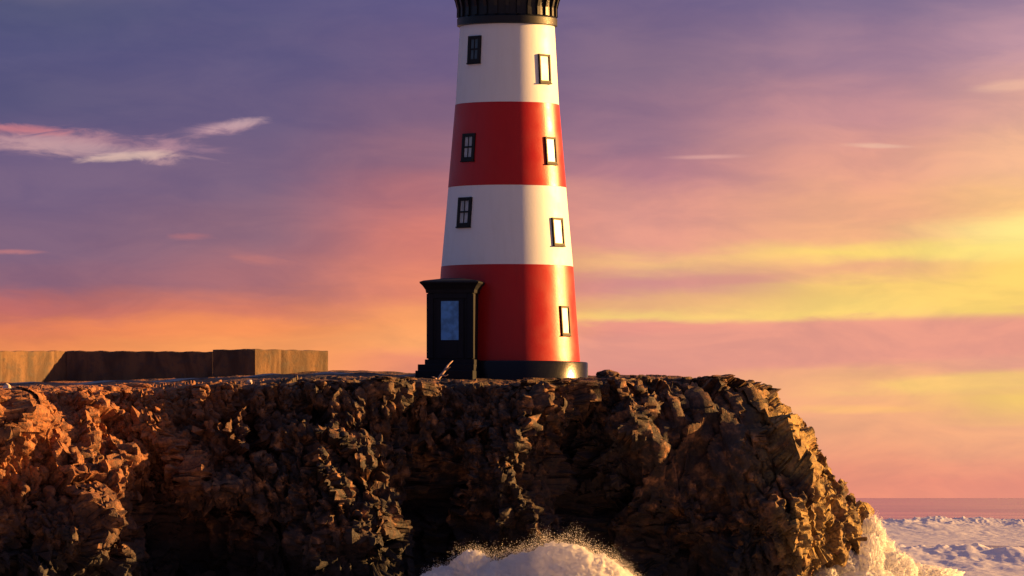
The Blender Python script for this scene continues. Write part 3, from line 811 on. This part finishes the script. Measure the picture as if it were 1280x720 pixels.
def splash(name, blobs, nd, seed, label, up=0.5, zmin=-0.2, drop_r=(0.004, 0.011)):
    """blobs: list of (x,y,z,rx,ry,rz). Clotted foam plus thousands of drops, one object"""
    rs = np.random.RandomState(seed)
    V = []; F = []; base = 0
    import bmesh
    bm = bmesh.new(); bmesh.ops.create_icosphere(bm, subdivisions=6, radius=1)
    sv = np.array([p.co[:] for p in bm.verts]); sf = np.array([[q.index for q in f.verts] for f in bm.faces]); bm.free()
    tot = sum(b[3] * b[5] for b in blobs)
    octv = np.array([(1, 0, 0), (-1, 0, 0), (0, 1, 0), (0, -1, 0), (0, 0, 1), (0, 0, -1)], float)
    octf = np.array([(0, 2, 4), (2, 1, 4), (1, 3, 4), (3, 0, 4), (2, 0, 5), (1, 2, 5), (3, 1, 5), (0, 3, 5)])
    for k, (x, y, z, rx, ry, rz) in enumerate(blobs):
        c = np.array([x, y, z]); r = np.array([rx, ry, rz])
        q = sv * r
        d = 0.20 * fbm((q + c) * 1.2, 4, seed + k) + 0.20 * np.abs(fbm((q + c) * 3.5, 4, seed + 5)) + 0.08 * fbm((q + c) * 13.0, 3, seed + 7)
        d2 = 1 + 1.35 * d / max(0.35, min(rx, rz)) * 0.8
        V.append(q * 0.92 * d2[:, None] + c); F.append(sf + base); base += len(sv)
        n = int(nd * rx * rz / tot)
        dirs = rs.normal(size=(n, 3)); dirs /= np.linalg.norm(dirs, axis=1, keepdims=True)
        cl = fbm(dirs * 3.0 + k * 5, 4, seed + 9)
        rad_ = 0.90 + np.maximum(cl, -0.1) * 0.35 + np.abs(rs.normal(size=n)) * 0.085 + rs.exponential(0.035, n)
        pp = c + dirs * r * rad_[:, None]; pp[:, 2] += np.maximum(dirs[:, 2], 0) * rs.exponential(0.05 * up, n)
        sz = rs.uniform(*drop_r, n) * (1.25 - np.clip(rad_ - 0.85, 0, 0.5) * 1.4)
        sc = sz[:, None] * np.stack([rs.uniform(.7, 1.2, n), rs.uniform(.7, 1.2, n), rs.uniform(.8, 1.7, n)], -1)
        vv = pp[:, None, :] + octv[None] * sc[:, None, :]
        ff = octf[None] + (base + np.arange(n) * 6)[:, None, None]
        V.append(vv.reshape(-1, 3)); F.append(ff.reshape(-1, 3)); base += n * 6
    V = np.concatenate(V); F = np.concatenate(F)
    V[:, 2] = np.maximum(V[:, 2], zmin)
    me = bpy.data.meshes.new(name)
    me.vertices.add(len(V)); me.vertices.foreach_set('co', V.reshape(-1).astype(np.float32))
    me.loops.add(F.size); me.loops.foreach_set('vertex_index', F.reshape(-1).astype(np.int32))
    me.polygons.add(len(F)); me.polygons.foreach_set('loop_start', np.arange(0, F.size, 3, dtype=np.int32)); me.polygons.foreach_set('loop_total', np.full(len(F), 3, dtype=np.int32))
    me.polygons.foreach_set('use_smooth', np.ones(len(F), dtype=bool))
    me.update(calc_edges=True); me.materials.append(M_foam)
    o = bpy.data.objects.new(name, me); C.objects.link(o)
    return tag(o, label, 'sea spray', None, 'stuff')
def B(px, py, dy, rx, ry, rz): return (X(px, dy), dy, Z(py, dy), rx * S, ry, rz * S)
splash('sea_spray', [B(700, 760, -12.5, 78, 1.5, 80), B(650, 755, -12.5, 62, 1.3, 62), B(745, 750, -12.3, 48, 1.2, 56), B(590, 745, -12.8, 36, 1.0, 54), B(555, 752, -13, 34, 1.0, 42), B(775, 765, -12, 36, 1.0, 50), B(610, 765, -13, 60, 1.2, 60)],
       110000, 3, 'dome of white spray bursting against the dark foot of the cliff below the lighthouse')
splash('sea_spray', [B(1083, 715, -2.5, 24, 1.2, 44), B(1055, 722, -3.0, 26, 1.2, 36), B(1030, 733, -3.5, 26, 1.2, 30), B(1110, 722, -1.5, 40, 1.6, 32), B(1150, 735, 0, 60, 2.5, 26), B(1092, 692, -1.0, 16, 0.9, 46), B(1100, 705, -0.5, 26, 1.0, 34), B(1070, 740, -3.0, 60, 1.5, 34)],
       90000, 5, 'golden sunlit spray climbing the right end of the cliff beside the surf')

# ------------------------------------------------------------------ sky and light
EXPO = 1.85
SUN_AZ, SUN_EL = 75.0, 11.0          # azimuth clockwise from the viewing direction (+Y)
sd = Vector((math.sin(R(SUN_AZ)) * math.cos(R(SUN_EL)), math.cos(R(SUN_AZ)) * math.cos(R(SUN_EL)), math.sin(R(SUN_EL))))
sun = bpy.data.lights.new('sun', 'SUN'); sun.energy = 5.0; sun.angle = R(0.6); sun.color = (1.0, 0.50, 0.14)
so = bpy.data.objects.new('sun', sun); C.objects.link(so); so.rotation_euler = sd.to_track_quat('Z', 'Y').to_euler()

world = bpy.data.worlds.new('World'); scene.world = world; world.use_nodes = True
g = G(world.node_tree); nt = world.node_tree
for n in list(nt.nodes): nt.nodes.remove(n)
tc = g.n.new('ShaderNodeTexCoord'); sp = g.n.new('ShaderNodeSeparateXYZ'); g.l.new(tc.outputs['Generated'], sp.inputs[0])
dx, dy_, dz = sp.outputs
az = g.m('ARCTAN2', dx, dy_); el = g.m('ARCSINE', dz)
PXn = g.m('MULTIPLY_ADD', az, FPX, 640.0); PYn = g.m('MULTIPLY_ADD', el, -FPX, 622.0)     # tenths of a milliradian, horizon at 622
# streaky drift of the cloud layers
vs = g.xyz(g.m('MULTIPLY', PXn, 1 / 420.0), g.m('MULTIPLY', PYn, 1 / 75.0), 0.0)
vb = g.xyz(g.m('MULTIPLY', PXn, 1 / 700.0), g.m('MULTIPLY', PYn, 1 / 260.0), 3.3)
ns = g.noise(vs, 1.0, 5, 0.55, 0.3); nb = g.noise(vb, 1.0, 4, 0.5, 0.5)
vf = g.xyz(g.m('MULTIPLY', PXn, 1 / 130.0), g.m('MULTIPLY', PYn, 1 / 26.0), 7.0)
nf = g.noise(vf, 1.0, 5, 0.6, 0.4)
wy = g.m('ADD', PYn, g.m('ADD', g.m('MULTIPLY', g.m('SUBTRACT', ns, 0.5), 42.0), g.m('ADD', g.m('MULTIPLY', g.m('SUBTRACT', nb, 0.5), 40.0), g.m('MULTIPLY', g.m('SUBTRACT', nf, 0.5), 26.0))))
wx = g.m('ADD', PXn, g.m('MULTIPLY', g.m('SUBTRACT', nb, 0.5), 160.0))
T = g.m('DIVIDE', g.m('SUBTRACT', 680.0, wy), 700.0, clamp=True)
def tt(py): return min(1, max(0, (680.0 - py) / 700.0))
cols = {
    20:   [(620, (225, 125, 80)), (440, (236, 138, 84)), (410, (222, 124, 88)), (388, (186, 104, 102)), (355, (138, 98, 120)), (310, (124, 96, 124)), (230, (116, 95, 128)), (190, (104, 88, 126)), (130, (86, 82, 122)), (60, (82, 80, 124)), (15, (80, 82, 120)), (-10, (104, 98, 126))],
    320:  [(620, (236, 138, 84)), (440, (248, 156, 92)), (412, (240, 142, 88)), (388, (212, 122, 100)), (350, (168, 108, 116)), (290, (142, 103, 122)), (220, (118, 95, 126)), (140, (102, 88, 126)), (60, (92, 84, 126)), (-20, (84, 80, 126))],
    545:  [(620, (236, 146, 104)), (445, (226, 138, 112)), (425, (248, 166, 106)), (395, (244, 158, 100)), (360, (228, 134, 106)), (300, (210, 122, 112)), (250, (178, 110, 118)), (200, (142, 100, 122)), (140, (122, 93, 124)), (60, (106, 88, 128)), (-20, (94, 86, 132))],
    790:  [(620, (230, 140, 118)), (520, (236, 150, 125)), (430, (228, 146, 136)), (408, (232, 150, 134)), (396, (248, 204, 122)), (378, (238, 178, 126)), (352, (220, 148, 140)), (325, (238, 182, 130)), (300, (226, 154, 138)), (250, (218, 148, 138)), (215, (184, 126, 138)), (170, (148, 110, 134)), (80, (130, 104, 132)), (-20, (104, 90, 132))],
    1060: [(620, (232, 144, 120)), (520, (240, 170, 128)), (480, (240, 176, 126)), (440, (231, 156, 136)), (404, (232, 158, 134)), (391, (250, 211, 118)), (360, (248, 204, 116)), (335, (236, 174, 130)), (312, (250, 212, 118)), (288, (238, 174, 132)), (250, (237, 170, 134)), (200, (226, 158, 140)), (140, (200, 142, 146)), (70, (162, 124, 146)), (-20, (122, 104, 140))],
    1300: [(620, (234, 146, 124)), (540, (240, 172, 130)), (492, (253, 206, 112)), (458, (234, 162, 138)), (398, (233, 158, 134)), (380, (253, 211, 112)), (342, (252, 210, 112)), (312, (254, 228, 130)), (284, (254, 230, 140)), (256, (246, 192, 130)), (200, (240, 182, 145)), (120, (222, 165, 150)), (50, (188, 145, 160)), (-20, (150, 122, 150))],
}
keys = sorted(cols); prev = None
for i, k in enumerate(keys):
    stops = sorted([(tt(py), lin(c)) for py, c in cols[k]])
    r_ = g.ramp(T, stops, 'EASE')
    prev = r_ if prev is None else g.mix(g.rng(wx, keys[i - 1], k), prev, r_)
col = prev
def layer(cx, cy, rx, ry, color, amt, ang=0.0, wob=0.9, soft=0.55, x=None, y=None):
    """a streak of cloud: noisy ellipse in the sky"""
    global col
    c, s = math.cos(R(ang)), math.sin(R(ang))
    X0 = g.m('SUBTRACT', PXn, float(cx)); Y0 = g.m('SUBTRACT', PYn, float(cy))
    U = g.m('DIVIDE', g.m('ADD', g.m('MULTIPLY', X0, c), g.m('MULTIPLY', Y0, s)), float(rx))
    V = g.m('DIVIDE', g.m('SUBTRACT', g.m('MULTIPLY', Y0, c), g.m('MULTIPLY', X0, s)), float(ry))
    d = g.m('SQRT', g.m('ADD', g.m('MULTIPLY', U, U), g.m('MULTIPLY', V, V)))
    d = g.m('ADD', d, g.m('MULTIPLY', g.m('SUBTRACT', nf, 0.5), wob)); d = g.m('ADD', d, g.m('MULTIPLY', g.m('SUBTRACT', ns, 0.5), wob))
    f = g.m('MULTIPLY', g.rng(d, 1.0, 1.0 - soft), amt)
    col = g.mix(f, col, lin(color))
layer(60, 35, 330, 50, (76, 78, 120), 0.5, 0, 1.0, 0.8)
layer(1040, 430, 500, 34, (231, 154, 136), 0.85, -2.4, 0.3, 0.35)
layer(1230, 476, 260, 17, (250, 202, 118), 0.8, -3, 0.9, 0.7)
layer(1090, 512, 140, 9, (250, 190, 116), 0.6, 0, 1.0, 0.8)
layer(900, 350, 120, 10, (222, 148, 138), 0.6, -2, 1.0, 0.8)
layer(880, 197, 70, 4, (226, 168, 160), 0.6, -1, 1.4, 0.9)
layer(1100, 184, 60, 4, (240, 190, 165), 0.6, 2, 1.4, 0.9)
layer(1265, 110, 60, 10, (240, 186, 160), 0.6, -4, 1.4, 0.9)
nh = g.noise(g.xyz(g.m('MULTIPLY', PXn, 1 / 62.0), g.m('MULTIPLY', PYn, 1 / 17.0), 11.0), 1.0, 6, 0.62, 0.8)
nf0, ns0 = nf, ns; nf = nh; ns = nh
layer(80, 180, 230, 22, (196, 140, 150), 0.75, 3, 0.9, 1.0)
layer(100, 187, 185, 16, (200, 162, 164), 0.6, 4, 0.8, 0.9)
layer(25, 164, 90, 8, (208, 124, 132), 0.7, 2, 0.9, 0.9)
layer(160, 197, 75, 8, (222, 188, 174), 0.6, -4, 0.8, 0.8)
layer(285, 160, 75, 11, (190, 144, 158), 0.7, -9, 0.8, 1.0)
layer(302, 156, 55, 9, (208, 170, 172), 0.6, -10, 0.8, 0.9)
layer(225, 185, 70, 12, (176, 134, 152), 0.5, 8, 1.0, 1.0)
layer(10, 316, 50, 5, (200, 124, 124), 0.6, 0, 0.8, 0.9)
layer(240, 296, 34, 6, (184, 114, 120), 0.6, 0, 0.8, 0.9)
layer(320, 325, 60, 9, (196, 120, 116), 0.5, 8, 0.8, 0.9)
nf, ns = nf0, ns0
# faint mottling of the cloud sheet
mo = g.noise(g.xyz(g.m('MULTIPLY', PXn, 1 / 150.0), g.m('MULTIPLY', PYn, 1 / 48.0), 21.0), 1.0, 6, 0.6, 0.5)
col = g.mix(1.0, col, g.mix(g.rng(mo, 0.3, 0.7), (0.90, 0.92, 0.97), (1.09, 1.07, 1.02)), 'MULTIPLY')
# the rest of the vault, beyond the sunset bank
SX, SY, SZ = sd
dot = g.m('ADD', g.m('ADD', g.m('MULTIPLY', dx, SX), g.m('MULTIPLY', dy_, SY)), g.m('MULTIPLY', dz, SZ))
eld = g.m('MULTIPLY', el, 180 / math.pi)
nw = g.noise(tc.outputs['Generated'], 3.0, 5, 0.55, 0.3)
eln = g.m('ADD', eld, g.m('MULTIPLY', g.m('SUBTRACT', nw, 0.5), 16.0))
vault = g.ramp(g.m('DIVIDE', g.m('ADD', eln, 10.0), 100.0, clamp=True),
               [(0.0, lin((110, 80, 95))), (0.10, lin((124, 94, 122))), (0.18, lin((108, 98, 138))), (0.32, lin((116, 118, 160))), (0.55, lin((140, 150, 198))), (1.0, lin((150, 162, 210)))])
glow = g.ramp(g.rng(dot, 0.2, 1.0, 0, 1, False), [(0.0, (0, 0, 0)), (0.6, (0.02, 0.008, 0.003)), (0.85, (0.15, 0.06, 0.015)), (0.95, (0.8, 0.38, 0.1)), (1.0, (2.0, 1.1, 0.4))])
blue = g.ramp(g.m('DIVIDE', eln, 90.0, clamp=True), [(0.0, lin((120, 150, 200))), (0.3, lin((120, 165, 220))), (1.0, lin((150, 162, 210)))])
vault = g.mix(g.rng(dx, -0.35, -0.95), vault, blue)
vault = g.mix(0.43, vault, (0.0, 0.0, 0.0))
lowf = g.rng(eld, 45.0, 2.0)
vault = g.mix(1.0, vault, g.mix(lowf, (0, 0, 0), glow), 'ADD')
wh = g.m('MULTIPLY', g.rng(g.m('ABSOLUTE', az), R(32), R(8)), g.rng(eld, 16.0, 5.5))
col = g.mix(wh, vault, col)
sky = g.n.new('ShaderNodeTexSky'); sky.sky_type = 'NISHITA'; sky.sun_disc = False
sky.sun_elevation = R(SUN_EL); sky.sun_rotation = R(SUN_AZ); sky.air_density = 1.2; sky.dust_density = 2.0
b1 = g.n.new('ShaderNodeBackground'); g.put(b1.inputs[0], sky.outputs[0]); b1.inputs[1].default_value = 0.001
b2 = g.n.new('ShaderNodeBackground'); g.put(b2.inputs[0], col); b2.inputs[1].default_value = 1.0 / (2 ** EXPO)
ad = g.n.new('ShaderNodeAddShader'); g.l.new(b1.outputs[0], ad.inputs[0]); g.l.new(b2.outputs[0], ad.inputs[1])
out = g.n.new('ShaderNodeOutputWorld'); g.l.new(ad.outputs[0], out.inputs[0])

# ------------------------------------------------------------------ camera
cam = bpy.data.cameras.new('camera'); co = bpy.data.objects.new('camera', cam); C.objects.link(co)
co.location = (0, -DIST, CAMZ); co.rotation_euler = (R(90), 0, 0)
cam.sensor_width = 36; cam.lens = FPX / 1280 * 36; cam.shift_y = (622 - 360) / 1280.0
cam.clip_start = 1.0; cam.clip_end = 90000
scene.camera = co
vs_ = scene.view_settings; vs_.view_transform = 'Standard'; vs_.look = 'None'; vs_.exposure = EXPO; vs_.gamma = 1
